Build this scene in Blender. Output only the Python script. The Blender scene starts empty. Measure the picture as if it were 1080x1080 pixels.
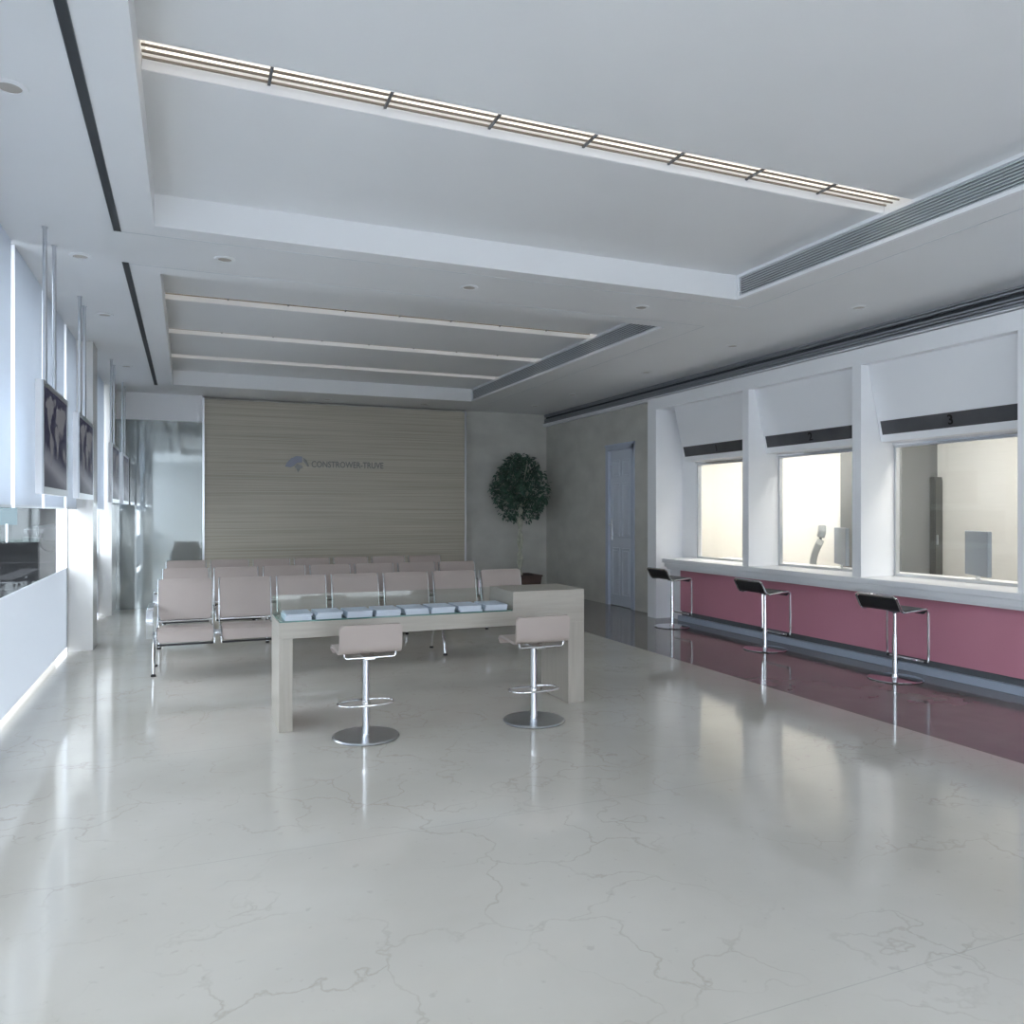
import bpy, bmesh, math, random
from mathutils import Vector, Matrix
PI = math.pi
S = bpy.context.scene
C = S.collection

# ---------------------------------------------------------------- camera
cd = bpy.data.cameras.new('camera'); cam = bpy.data.objects.new('camera', cd); C.objects.link(cam)
cam.location = (0, 0, 1.5); cam.rotation_euler = (PI/2, 0, -math.radians(22.4257))
cd.sensor_width = 36; cd.lens = 828.7/1080*36; cd.clip_start = 0.05; cd.clip_end = 300
S.camera = cam
# ---------------------------------------------------------------- world, light, exposure
SKY = 5.3
w = bpy.data.worlds.new('sky'); S.world = w; w.use_nodes = True
bg = w.node_tree.nodes['Background']
bg.inputs['Color'].default_value = (0.83, 0.905, 1.0, 1); bg.inputs['Strength'].default_value = SKY
vs = S.view_settings; vs.view_transform = 'Standard'; vs.look = 'None'; vs.gamma = 1; vs.use_curve_mapping = False
vs.exposure = 0.60
S.cycles.use_denoising = True
S.cycles.max_bounces = 14; S.cycles.diffuse_bounces = 7; S.cycles.glossy_bounces = 6
S.cycles.transparent_max_bounces = 16; S.cycles.transmission_bounces = 8
S.cycles.sample_clamp_indirect = 8.0
S.cycles.caustics_reflective = False; S.cycles.caustics_refractive = False
TROUGH = 0.62      # strength of the ceiling light trays
OFFICE = 11.5      # strength of the unseen lamps put in the office behind the counter

# ---------------------------------------------------------------- materials
def mat(name, col, rough=0.5, metal=0.0, spec=0.5, emit=None, estr=0.0, coat=0.0):
    m = bpy.data.materials.new(name); m.use_nodes = True
    b = m.node_tree.nodes['Principled BSDF']
    b.inputs['Base Color'].default_value = (*col, 1); b.inputs['Roughness'].default_value = rough
    b.inputs['Metallic'].default_value = metal; b.inputs['Specular IOR Level'].default_value = spec
    b.inputs['Coat Weight'].default_value = coat; b.inputs['Coat Roughness'].default_value = 0.05
    if emit:
        b.inputs['Emission Color'].default_value = (*emit, 1); b.inputs['Emission Strength'].default_value = estr
    return m
def N(m, t, **kw):
    n = m.node_tree.nodes.new(t)
    for k, v in kw.items(): setattr(n, k, v)
    return n
def L(m, a, b): m.node_tree.links.new(a, b)
def bsdf(m): return m.node_tree.nodes['Principled BSDF']
def coords(m, scale=(1,1,1), rot=(0,0,0)):
    g = N(m, 'ShaderNodeNewGeometry'); mp = N(m, 'ShaderNodeMapping')
    mp.inputs['Scale'].default_value = scale; mp.inputs['Rotation'].default_value = rot
    L(m, g.outputs['Position'], mp.inputs['Vector']); return mp.outputs['Vector']
def mottled(name, a, b, scale=2.0, stretch=(1,1,1), rough=0.5, detail=6, lo=0.3, hi=0.7, **kw):
    m = mat(name, a, rough, **kw)
    v = coords(m, stretch); n = N(m, 'ShaderNodeTexNoise'); n.inputs['Scale'].default_value = scale
    n.inputs['Detail'].default_value = detail; L(m, v, n.inputs['Vector'])
    r = N(m, 'ShaderNodeValToRGB'); r.color_ramp.elements[0].position = lo; r.color_ramp.elements[1].position = hi
    r.color_ramp.elements[0].color = (*a, 1); r.color_ramp.elements[1].color = (*b, 1)
    L(m, n.outputs['Fac'], r.inputs['Fac']); L(m, r.outputs['Color'], bsdf(m).inputs['Base Color'])
    return m

M = {}
M['paint'] = mottled('white_paint', (.79,.80,.81), (.81,.82,.83), 1.5, rough=.55, spec=.3)
M['white'] = mottled('white_lacquer', (.84,.85,.87), (.86,.87,.89), 1.2, rough=.35)
M['travertine'] = mottled('travertine', (.50,.49,.455), (.60,.59,.545), 2.4, stretch=(1,1,1.6), rough=.5, detail=9)
M['column_stone'] = mottled('column_marble', (.72,.71,.69), (.80,.79,.77), 2.2, stretch=(1,1,.6), rough=.25, detail=9)
M['chrome'] = mat('chrome', (.82,.83,.85), .09, 1.0)
M['satin'] = mat('satin_metal', (.62,.64,.67), .28, 1.0)
M['alu'] = mat('cast_aluminium', (.72,.74,.77), .18, 1.0)
M['rubber'] = mat('black_rubber', (.015,.015,.017), .6)
M['dark'] = mat('dark_slot', (.03,.034,.04), .6)
M['slat'] = mat('dark_grey_slat', (.12,.13,.145), .45)
M['slat_light'] = mat('grey_slat', (.60,.63,.66), .4)
M['vent_back'] = mat('vent_backing', (.26,.275,.295), .7)
M['louvre'] = mat('bronze_louvre', (.20,.17,.14), .5)
M['beige'] = mottled('taupe_leather', (.405,.345,.315), (.425,.365,.335), 3, rough=.42)
M['laminate'] = mottled('beige_laminate', (.375,.345,.30), (.425,.395,.345), 3, stretch=(14,14,1), rough=.38, detail=4)
M['laminate_h'] = mottled('beige_laminate_horizontal', (.375,.345,.30), (.425,.395,.345), 3, stretch=(1,1,16), rough=.38, detail=4)
M['red'] = mottled('rose_panel', (.64,.275,.355), (.67,.295,.38), 1.3, rough=.32)
M['black_leather'] = mat('black_leather', (.02,.022,.024), .45)
M['band'] = mottled('dark_smoked_band', (.055,.058,.065), (.085,.086,.094), 3, rough=.25)
M['steelblue'] = mat('blue_grey_plinth', (.42,.48,.58), .35)
M['slat_mid'] = mat('grille_grey', (.28,.295,.32), .45)
M['numeral'] = mat('black_numeral', (.003,.002,.002), .7, spec=.1)
M['door'] = mottled('door_paint', (.56,.60,.67), (.58,.62,.69), 2, rough=.4)
M['doortrim'] = mottled('door_trim_paint', (.47,.52,.62), (.49,.54,.64), 2, rough=.4)
M['cream'] = mottled('cream_wallpaper', (.78,.77,.73), (.82,.81,.77), 2, stretch=(1,1,40), rough=.6)
M['greypart'] = mottled('grey_partition', (.20,.205,.205), (.23,.235,.235), 2, rough=.5)
M['greypart2'] = mottled('dark_grey_cabinet', (.11,.115,.11), (.13,.135,.13), 2, rough=.45)
M['paper'] = mottled('pale_blue_paper', (.50,.57,.65), (.58,.65,.72), 8, rough=.5)
M['page'] = mottled('page_edges', (.50,.54,.60), (.60,.65,.70), 4, stretch=(1,1,60), rough=.7)
M['chairgrey'] = mottled('office_chair_cloth', (.40,.41,.40), (.45,.46,.45), 6, rough=.8)
M['chairwhite'] = mat('office_chair_shell', (.72,.72,.70), .4)
M['pot'] = mottled('brown_planter', (.10,.065,.055), (.14,.09,.078), 6, rough=.5)
M['soil'] = mottled('soil', (.03,.02,.015), (.06,.04,.03), 20, rough=.9)
M['bark'] = mottled('bark', (.36,.37,.30), (.60,.60,.50), 14, rough=.8)
M['leaf'] = mottled('ficus_leaf', (.02,.06,.042), (.10,.19,.135), 9, rough=.38)
M['asphalt'] = mottled('asphalt', (.0065,.0065,.007), (.0095,.0095,.0105), 1.2, rough=1.0, spec=0)
M['roadpaint'] = mottled('worn_road_paint', (.018,.018,.019), (.025,.025,.026), 3, rough=1.0, spec=0)
M['pavement'] = mottled('pale_pavement', (.55,.56,.58), (.62,.63,.65), 2, rough=.8)
M['facade'] = mottled('street_facade', (.006,.006,.0065), (.011,.010,.010), 1.5, rough=1.0, spec=0)
M['facade_glass'] = mat('facade_glass', (.003,.0035,.004), .9, spec=0)
M['teal'] = mat('teal_sign_face', (.006,.035,.045), .9, spec=0)
M['carpaint'] = mat('dark_blue_grey_car_paint', (.004,.006,.008), .5, spec=.12)
M['carglass'] = mat('car_glass', (.002,.002,.003), .4, spec=.1)
M['carwheel'] = mat('car_wheel_metal', (.02,.02,.022), .7, spec=.1)
M['tyre'] = mat('tyre', (.001,.001,.001), .9, spec=0)
M['carlamp'] = mat('car_lamp', (.05,.055,.06), .5, spec=.2)

def glass(name, tint, refl=.07, rough=.02):
    m = bpy.data.materials.new(name); m.use_nodes = True; nt = m.node_tree
    nt.nodes.remove(nt.nodes['Principled BSDF'])
    o = nt.nodes['Material Output']; t = N(m,'ShaderNodeBsdfTransparent'); g = N(m,'ShaderNodeBsdfGlossy')
    t.inputs['Color'].default_value = (*tint,1); g.inputs['Roughness'].default_value = rough
    ge = N(m,'ShaderNodeNewGeometry'); dt = N(m,'ShaderNodeVectorMath',operation='DOT_PRODUCT')
    L(m,ge.outputs['Incoming'],dt.inputs[0]); L(m,ge.outputs['Normal'],dt.inputs[1])
    ab = N(m,'ShaderNodeMath',operation='ABSOLUTE'); L(m,dt.outputs['Value'],ab.inputs[0])
    iv = N(m,'ShaderNodeMath',operation='SUBTRACT'); iv.inputs[0].default_value=1; L(m,ab.outputs[0],iv.inputs[1])
    pw = N(m,'ShaderNodeMath',operation='POWER'); pw.inputs[1].default_value=5; L(m,iv.outputs[0],pw.inputs[0])
    f = N(m,'ShaderNodeMath',operation='MULTIPLY_ADD'); f.inputs[1].default_value=.22; f.inputs[2].default_value=.03; L(m,pw.outputs[0],f.inputs[0])
    x = N(m,'ShaderNodeMixShader'); L(m,f.outputs[0],x.inputs[0]); L(m,t.outputs[0],x.inputs[1]); L(m,g.outputs[0],x.inputs[2])
    L(m,x.outputs[0],o.inputs['Surface']); return m
M['glass'] = glass('clear_glass', (.97,.98,.98))
M['glass_green'] = glass('green_tinted_glass', (.91,.955,.935))
M['glass_edge'] = mat('green_glass_edge', (.07,.16,.14), .1)

def translucent(name, col, tr=.5, spec=.0):
    m = bpy.data.materials.new(name); m.use_nodes = True; nt = m.node_tree
    nt.nodes.remove(nt.nodes['Principled BSDF']); o = nt.nodes['Material Output']
    d = N(m,'ShaderNodeBsdfDiffuse'); t = N(m,'ShaderNodeBsdfTranslucent'); x = N(m,'ShaderNodeMixShader')
    d.inputs['Color'].default_value = (*col,1); t.inputs['Color'].default_value = (*col,1)
    x.inputs[0].default_value = tr; L(m,d.outputs[0],x.inputs[1]); L(m,t.outputs[0],x.inputs[2]); L(m,x.outputs[0],o.inputs['Surface'])
    return m
M['blind'] = translucent('translucent_blind_fabric', (.76,.79,.83), .43)
M['frosted'] = translucent('frosted_film', (.78,.80,.82), .40)

# polished beige marble with thin brown veins and slab joints
def marble():
    m = mat('polished_marble', (.5,.5,.5), .075, spec=.5)
    v = coords(m)
    n1 = N(m,'ShaderNodeTexNoise'); n1.inputs['Scale'].default_value = .9; n1.inputs['Detail'].default_value = 8; L(m,v,n1.inputs['Vector'])
    r1 = N(m,'ShaderNodeValToRGB'); e = r1.color_ramp.elements
    e[0].position=.3; e[0].color=(.475,.45,.40,1); e[1].position=.72; e[1].color=(.575,.55,.50,1); L(m,n1.outputs['Fac'],r1.inputs['Fac'])
    # warped cell edges = veins
    nw = N(m,'ShaderNodeTexNoise'); nw.inputs['Scale'].default_value = 2.6; nw.inputs['Detail'].default_value = 7; L(m,v,nw.inputs['Vector'])
    sc = N(m,'ShaderNodeVectorMath',operation='SCALE'); sc.inputs['Scale'].default_value = .8; L(m,nw.outputs['Color'],sc.inputs[0])
    ad = N(m,'ShaderNodeVectorMath',operation='ADD'); L(m,v,ad.inputs[0]); L(m,sc.outputs[0],ad.inputs[1])
    vo = N(m,'ShaderNodeTexVoronoi',feature='DISTANCE_TO_EDGE'); vo.inputs['Scale'].default_value = 2.1; L(m,ad.outputs[0],vo.inputs['Vector'])
    r2 = N(m,'ShaderNodeValToRGB'); e=r2.color_ramp.elements; e[0].position=.0; e[0].color=(1,1,1,1); e[1].position=.024; e[1].color=(0,0,0,1)
    L(m,vo.outputs['Distance'],r2.inputs['Fac'])
    nm = N(m,'ShaderNodeTexNoise'); nm.inputs['Scale'].default_value = 1.7; nm.inputs['Detail'].default_value=4
    mo = N(m,'ShaderNodeVectorMath',operation='ADD'); mo.inputs[1].default_value=(7,3,1); L(m,v,mo.inputs[0]); L(m,mo.outputs[0],nm.inputs['Vector'])
    r3 = N(m,'ShaderNodeValToRGB'); e=r3.color_ramp.elements; e[0].position=.44; e[0].color=(0,0,0,1); e[1].position=.62; e[1].color=(1,1,1,1); L(m,nm.outputs['Fac'],r3.inputs['Fac'])
    mu = N(m,'ShaderNodeMath',operation='MULTIPLY'); L(m,r2.outputs['Color'],mu.inputs[0]); L(m,r3.outputs['Color'],mu.inputs[1])
    mu2 = N(m,'ShaderNodeMath',operation='MULTIPLY'); mu2.inputs[1].default_value=.33; L(m,mu.outputs[0],mu2.inputs[0])
    mx = N(m,'ShaderNodeMix',data_type='RGBA'); L(m,mu2.outputs[0],mx.inputs['Factor']); L(m,r1.outputs['Color'],mx.inputs['A']); mx.inputs['B'].default_value=(.27,.215,.165,1)
    # flecks
    vf = N(m,'ShaderNodeTexNoise'); vf.inputs['Scale'].default_value = 16; vf.inputs['Detail'].default_value=3; L(m,v,vf.inputs['Vector'])
    r4 = N(m,'ShaderNodeValToRGB'); e=r4.color_ramp.elements; e[0].position=.66; e[0].color=(0,0,0,1); e[1].position=.74; e[1].color=(.35,.35,.35,1); L(m,vf.outputs['Fac'],r4.inputs['Fac'])
    mx2 = N(m,'ShaderNodeMix',data_type='RGBA'); L(m,r4.outputs['Color'],mx2.inputs['Factor']); L(m,mx.outputs['Result'],mx2.inputs['A']); mx2.inputs['B'].default_value=(.36,.32,.28,1)
    # joints every 1.71 m along y
    sx = N(m,'ShaderNodeSeparateXYZ'); L(m,v,sx.inputs[0])
    a = N(m,'ShaderNodeMath',operation='ADD'); a.inputs[1].default_value=-3.6+17.1; L(m,sx.outputs['Y'],a.inputs[0])
    p = N(m,'ShaderNodeMath',operation='PINGPONG'); p.inputs[1].default_value=.855; L(m,a.outputs[0],p.inputs[0])
    c = N(m,'ShaderNodeMath',operation='LESS_THAN'); c.inputs[1].default_value=.0022; L(m,p.outputs[0],c.inputs[0])
    k = N(m,'ShaderNodeMath',operation='MULTIPLY'); k.inputs[1].default_value=.28; L(m,c.outputs[0],k.inputs[0])
    mx3 = N(m,'ShaderNodeMix',data_type='RGBA'); L(m,k.outputs[0],mx3.inputs['Factor']); L(m,mx2.outputs['Result'],mx3.inputs['A']); mx3.inputs['B'].default_value=(.25,.24,.22,1)
    L(m,mx3.outputs['Result'],bsdf(m).inputs['Base Color'])
    return m
M['marble'] = marble()
M['floor_dark'] = mottled('dark_polished_stone', (.175,.158,.153), (.205,.188,.18), 3.5, rough=.08, detail=3, spec=.6)

def mirror_stone():
    m = mottled('polished_grey_stone', (.20,.225,.215), (.22,.245,.235), .6, rough=.4, detail=1)
    nt = m.node_tree; o = nt.nodes['Material Output']; g = N(m,'ShaderNodeBsdfGlossy'); g.inputs['Color'].default_value=(.70,.75,.75,1); g.inputs['Roughness'].default_value=.03
    x = N(m,'ShaderNodeMixShader'); x.inputs[0].default_value=.48; L(m,bsdf(m).outputs[0],x.inputs[1]); L(m,g.outputs[0],x.inputs[2]); L(m,x.outputs[0],o.inputs['Surface'])
    return m
M['mirror'] = mirror_stone()

def streaks():
    m = mat('horizontal_grain_veneer', (.4,.4,.35), .45)
    v = coords(m, (.07,.07,16)); n = N(m,'ShaderNodeTexNoise'); n.inputs['Scale'].default_value=5.5; n.inputs['Detail'].default_value=3; n.inputs['Roughness'].default_value=.6; L(m,v,n.inputs['Vector'])
    r = N(m,'ShaderNodeValToRGB'); cr = r.color_ramp; cr.elements[0].position=.32; cr.elements[0].color=(.36,.325,.255,1); cr.elements[1].position=.60; cr.elements[1].color=(.50,.465,.385,1)
    L(m,n.outputs['Fac'],r.inputs['Fac']); L(m,r.outputs['Color'],bsdf(m).inputs['Base Color'])
    return m
M['veneer'] = streaks()

def screen_mat():
    # navy display: dark top, a soft pale sweep across the lower part (the picture the screen shows)
    m = mat('display_picture', (.004,.004,.008), .35, spec=.04)
    t = N(m,'ShaderNodeTexCoord'); s = N(m,'ShaderNodeSeparateXYZ'); L(m,t.outputs['Generated'],s.inputs[0])
    a = N(m,'ShaderNodeMath',operation='MULTIPLY'); a.inputs[1].default_value=.22; L(m,s.outputs['Y'],a.inputs[0])
    b = N(m,'ShaderNodeMath',operation='ADD'); L(m,s.outputs['Z'],b.inputs[0]); L(m,a.outputs[0],b.inputs[1])
    r = N(m,'ShaderNodeValToRGB'); cr = r.color_ramp
    cr.elements[0].position=.06; cr.elements[0].color=(.012,.012,.022,1); cr.elements[1].position=.47; cr.elements[1].color=(.014,.014,.030,1)
    for p,c in ((.18,(.035,.035,.05)),(.28,(.115,.12,.14)),(.38,(.075,.08,.10))):
        q = cr.elements.new(p); q.color=(*c,1)
    L(m,b.outputs[0],r.inputs['Fac']); L(m,r.outputs['Color'],bsdf(m).inputs['Emission Color']); bsdf(m).inputs['Emission Strength'].default_value=.8
    return m
M['screen'] = screen_mat()
M['land'] = mat('display_continents', (.02,.02,.02), .4, spec=.04, emit=(.092,.094,.105), estr=.8)
M['tray'] = mat('light_tray_diffuser', (.9,.88,.83), .5, emit=(1,.93,.82), estr=TROUGH)
M['lamp_office'] = mat('office_lamp_diffuser', (.9,.9,.9), .5, emit=(1,.95,.87), estr=OFFICE)
M['downlens'] = mat('downlight_lens', (.42,.38,.33), .35)
M['monitor_back'] = mat('monitor_back_grey', (.27,.30,.34), .4)

# ---------------------------------------------------------------- mesh helpers
def box(bm, x0, x1, y0, y1, z0, z1):
    vs_ = [bm.verts.new(p) for p in ((x0,y0,z0),(x1,y0,z0),(x1,y1,z0),(x0,y1,z0),(x0,y0,z1),(x1,y0,z1),(x1,y1,z1),(x0,y1,z1))]
    for f in ((0,3,2,1),(4,5,6,7),(0,1,5,4),(1,2,6,5),(2,3,7,6),(3,0,4,7)): bm.faces.new([vs_[i] for i in f])
    return bm
def B(x0, x1, y0, y1, z0, z1): return box(bmesh.new(), x0, x1, y0, y1, z0, z1)
def prism(bm, pts, a, b, axis='y'):
    """extrude a closed profile: axis y -> pts are (x,z); axis x -> (y,z); axis z -> (x,y)"""
    def P(p, t): return {'y': (p[0], t, p[1]), 'x': (t, p[0], p[1]), 'z': (p[0], p[1], t)}[axis]
    A = [bm.verts.new(P(p, a)) for p in pts]; Bv = [bm.verts.new(P(p, b)) for p in pts]; n = len(pts)
    bm.faces.new(A); bm.faces.new(Bv[::-1])
    for i in range(n): bm.faces.new((A[i], Bv[i], Bv[(i+1)%n], A[(i+1)%n]))
    return bm
def lathe(bm, prof, c=(0,0), n=40):
    rings = []
    for r, z in prof:
        if r < 1e-6: rings.append([bm.verts.new((c[0], c[1], z))])
        else: rings.append([bm.verts.new((c[0]+r*math.cos(2*PI*i/n), c[1]+r*math.sin(2*PI*i/n), z)) for i in range(n)])
    for a, b in zip(rings, rings[1:]):
        for i in range(n):
            j = (i+1) % n
            if len(a) == 1 and len(b) == 1: continue
            if len(a) == 1: bm.faces.new((a[0], b[i], b[j]))
            elif len(b) == 1: bm.faces.new((a[i], a[j], b[0]))
            else: bm.faces.new((a[i], a[j], b[j], b[i]))
    return bm
def tube(bm, pts, r, n=10, closed=False):
    pts = [Vector(p) for p in pts]; k = len(pts); rings = []
    rr = r if isinstance(r, (list, tuple)) else [r]*k
    prev = None
    for i, p in enumerate(pts):
        if closed: d = (pts[(i+1)%k]-pts[i-1])
        else: d = pts[min(i+1,k-1)]-pts[max(i-1,0)]
        d.normalize()
        if prev is None:
            u = d.orthogonal().normalized()
        else:
            u = (prev - d*prev.dot(d)).normalized()
        prev = u; v = d.cross(u)
        rings.append([bm.verts.new(p+(u*math.cos(2*PI*j/n)+v*math.sin(2*PI*j/n))*rr[i]) for j in range(n)])
    m = k if closed else k-1
    for i in range(m):
        a, b = rings[i], rings[(i+1)%k]
        off = 0
        if closed and i == k-1:
            off = min(range(n), key=lambda o: (a[0].co-b[o].co).length)
        for j in range(n): bm.faces.new((a[j], a[(j+1)%n], b[(j+1+off)%n], b[(j+off)%n]))
    if not closed: bm.faces.new(rings[0][::-1]); bm.faces.new(rings[-1])
    return bm
def fillet(pts, r, seg=6, closed=False):
    P = [Vector(p) for p in pts]; k = len(P); out = []
    for i, p in enumerate(P):
        if not closed and i in (0, k-1): out.append(p); continue
        a = P[i-1]-p; b = P[(i+1)%k]-p
        rr = min(r, a.length*.49, b.length*.49)
        p0 = p+a.normalized()*rr; p2 = p+b.normalized()*rr
        for s in range(seg+1):
            t = s/seg; out.append(p0*(1-t)**2+p*2*t*(1-t)+p2*t*t)
    return out
def shell(bm, prof, x0, x1, th, corner=0.0, n=10, axis='x'):
    """a bent plate: profile polyline (y,z) swept across x with thickness; the end corners rounded by 'corner'"""
    P = [Vector((0, a, b)) for a, b in prof]; k = len(P)
    Ls = [0]
    for i in range(1, k): Ls.append(Ls[-1]+(P[i]-P[i-1]).length)
    T = Ls[-1]; top = []; bot = []
    for i, p in enumerate(P):
        d = (P[min(i+1,k-1)]-P[max(i-1,0)]).normalized(); nn = Vector((0, -d.z, d.y))
        e = min(Ls[i], T-Ls[i]); ins = corner-math.sqrt(max(0, corner**2-(corner-min(e,corner))**2)) if corner else 0
        xs = [x0+ins+(x1-x0-2*ins)*j/n for j in range(n+1)]
        top.append([bm.verts.new((x, p.y+nn.y*th/2, p.z+nn.z*th/2)) for x in xs])
        bot.append([bm.verts.new((x, p.y-nn.y*th/2, p.z-nn.z*th/2)) for x in xs])
    for i in range(k-1):
        for j in range(n):
            bm.faces.new((top[i][j], top[i][j+1], top[i+1][j+1], top[i+1][j]))
            bm.faces.new((bot[i][j], bot[i+1][j], bot[i+1][j+1], bot[i][j+1]))
        bm.faces.new((top[i][0], top[i+1][0], bot[i+1][0], bot[i][0])); bm.faces.new((top[i][n], bot[i][n], bot[i+1][n], top[i+1][n]))
    for j in range(n):
        bm.faces.new((top[0][j], bot[0][j], bot[0][j+1], top[0][j+1])); bm.faces.new((top[-1][j], top[-1][j+1], bot[-1][j+1], bot[-1][j]))
    return bm
def obj(name, bm, m, parent=None, smooth=False, bevel=0.0, seg=2):
    bmesh.ops.recalc_face_normals(bm, faces=bm.faces[:])
    me = bpy.data.meshes.new(name); bm.to_mesh(me); bm.free()
    if smooth:
        for p in me.polygons: p.use_smooth = True
        me.set_sharp_from_angle(angle=math.radians(38))
    me.materials.append(M[m] if isinstance(m, str) else m)
    o = bpy.data.objects.new(name, me); C.objects.link(o)
    if parent: o.parent = parent
    if bevel:
        b = o.modifiers.new('bevel', 'BEVEL'); b.width = bevel; b.segments = seg; b.limit_method = 'ANGLE'; b.angle_limit = math.radians(40)
    return o
def thing(name, label, cat, loc=(0,0,0), rz=0, group=None):
    o = bpy.data.objects.new(name, None); C.objects.link(o); o.location = loc; o.rotation_euler = (0,0,rz); o.empty_display_size = .1
    o['label'] = label; o['category'] = cat
    if group: o['group'] = group
    return o
def tag(o, label, cat, group=None, loc=None):
    o['label'] = label; o['category'] = cat
    if group: o['group'] = group
    if loc: o.location = loc
    return o
def struct(name, bm, m, **kw):
    o = obj(name, bm, m, **kw); o['kind'] = 'structure'; return o
def copy_tree(o, parent=None):
    c = o.copy(); C.objects.link(c)
    if parent: c.parent = parent
    for ch in list(o.children): copy_tree(ch, c)
    return c

# ================================================================ SETTING
ZC, ZK = 3.35, 3.56           # ceiling, coffer top
XW, XE = -1.20, 6.32          # window line, door wall
YB, YF = 13.60, -5.0          # back wall, wall behind the camera
XR = 4.60                     # edge of the dark stone strip

struct('floor', B(XW-.06, XR, YF, YB+.1, -.10, 0), 'marble')
struct('floor_strip', B(XR, 9.2, YF, YB+.1, -.10, 0), 'floor_dark')

# ceiling: slabs around two coffers
AX0, AX1, AY0, AY1 = -.20, 4.45, -.6, 5.58
BX0, BX1, BY0, BY1 = -.205, 4.42, 6.69, 12.42
bm = bmesh.new()
T = 3.95
box(bm, XW-.3, AX0, YF, YB+.1, ZC, T)
box(bm, AX1, 6.75, YF, YB+.1, ZC, T)
box(bm, AX0, AX1, YF, AY0, ZC, T)
box(bm, AX0, AX1, AY1, BY0, ZC, T)
box(bm, AX0, AX1, BY1, YB+.1, ZC, T)
box(bm, BX1, AX1, BY0, BY1, ZC, T)
def coffer_top(x0, x1, y0, y1, slots):
    ys = y0
    for a, b in slots:
        box(bm, x0, x1, ys, a, ZK, T); box(bm, x0, x1, a, b, ZK+.20, T); ys = b
    box(bm, x0, x1, ys, y1, ZK, T)
SA = [(.30,.575),(3.775,4.05)]
SB = [(8.05,8.31),(9.60,9.86),(11.14,11.39)]
coffer_top(AX0, AX1, AY0, AY1, SA); coffer_top(BX0, BX1, BY0, BY1, SB)
struct('ceiling', bm, 'paint')
# shadow-gap grooves round the coffers
bm = bmesh.new()
g = .004
for (x0,x1,y0,y1,far) in ((-.41,4.70,-.8,5.775,True),(-.41,4.755,6.50,12.6,False)):
    if far: box(bm, x0, x1, y1-g, y1+g, ZC-.002, ZC+.01)
    else:
        box(bm, x0, x1, y0-g, y0+g, ZC-.002, ZC+.01)
    box(bm, x1-g, x1+g, y0, y1, ZC-.002, ZC+.01)
struct('trim_1', bm, 'slat_light')

# back wall: polished stone (left), veneer panel, travertine (right)
struct('wall_back', B(.2, XE+.1, YB, YB+.15, 0, ZC+.01), 'travertine')
struct('wall_back_polished', B(XW-.1, .215, YB-.14, YB+.1, 0, 2.93), 'mirror')
struct('wall_back_band', B(XW-.1, .215, YB-.16, YB+.1, 2.93, ZC), 'white')
pn = thing('veneer_panel', 'large beige panel with fine horizontal grain behind the rows of seats', 'wall panel', (0,0,0))
obj('panel_board', B(.245, 4.615, YB-.17, YB-.001, 0, 3.30), 'veneer', pn)
for a in (.215, 4.615): obj('edge_strip', B(a, a+.03, YB-.19, YB-.001, 0, 3.32), 'satin', pn)

# door wall on the right, beyond the counters
bm = bmesh.new()
DY0, DY1, DZ = 10.46, 11.20, 2.50
box(bm, XE, XE+.15, 9.5, DY0, 0, ZC); box(bm, XE, XE+.15, DY1, YB+.1, 0, ZC); box(bm, XE, XE+.15, DY0, DY1, DZ, ZC); box(bm, XE+.07, XE+.15, DY0, DY1, 0, DZ)
struct('wall_right', bm, 'travertine')
bm = bmesh.new(); box(bm, XW-.1, 9.2, YF-.1, YF, 2.7, ZC); box(bm, 4.6, 9.2, YF-.1, YF, 0, 2.7)  # unseen wall; its wide opening is added to let daylight in
box(bm, XW-.1, .8, YF-.1, YF, 0, 2.7)
for a in (2.7,): box(bm, a-.05, a+.05, YF-.1, YF, 0, 2.7)
struct('wall_front', bm, 'paint')

# door
d = bpy.data.objects.new('door_1', None); C.objects.link(d); d['kind'] = 'structure'; d.location = (XE, (DY0+DY1)/2, 0)
oy = -(DY0+DY1)/2
obj('door_leaf', B(.018, .06, DY0+oy+.02, DY1+oy-.02, .008, DZ-.02), 'door', d)
W = DY1-DY0
bm = bmesh.new()
box(bm, -.022, .03, -W/2-.07, -W/2+.02, 0, DZ+.06); box(bm, -.022, .03, W/2-.02, W/2+.07, 0, DZ+.06); box(bm, -.022, .03, -W/2-.07, W/2+.07, DZ-.02, DZ+.07)
box(bm, -.030, .0, -W/2-.085, W/2+.085, DZ+.05, DZ+.085)
obj('door_frame', bm, 'doortrim', d, bevel=.004)
for (a,b) in ((-.27,-.035),(.035,.27)):
    for (z0,z1) in ((.17,.93),(1.10,1.96),(2.06,2.33)):
        bm = bmesh.new()
        # raised fielded panel with a moulded border
        for (i,x) in ((0,.010),(.03,.006)):
            pass
        box(bm, .008, .02, a, b, z0, z0+.02); box(bm, .008, .02, a, b, z1-.02, z1); box(bm, .008, .02, a, a+.02, z0, z1); box(bm, .008, .02, b-.02, b, z0, z1)
        box(bm, .010, .02, a+.045, b-.045, z0+.045, z1-.045)
        obj('door_panel', bm, 'door', d, bevel=.003)
bm = bmesh.new(); box(bm, .004, .018, W/2-.10, W/2-.06, 1.05, 1.38)
hb = obj('handle_plate', bm, 'satin', d, bevel=.004)
obj('door_handle', tube(bmesh.new(), fillet([(.01,W/2-.08,1.30),(-.045,W/2-.08,1.30),(-.045,W/2-.20,1.29)], .02), .010), 'satin', d, smooth=True)
obj('keyhole_cylinder', tube(bmesh.new(), [(.01,W/2-.08,1.14),(-.01,W/2-.08,1.14)], .012), 'satin', d, smooth=True)

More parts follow.
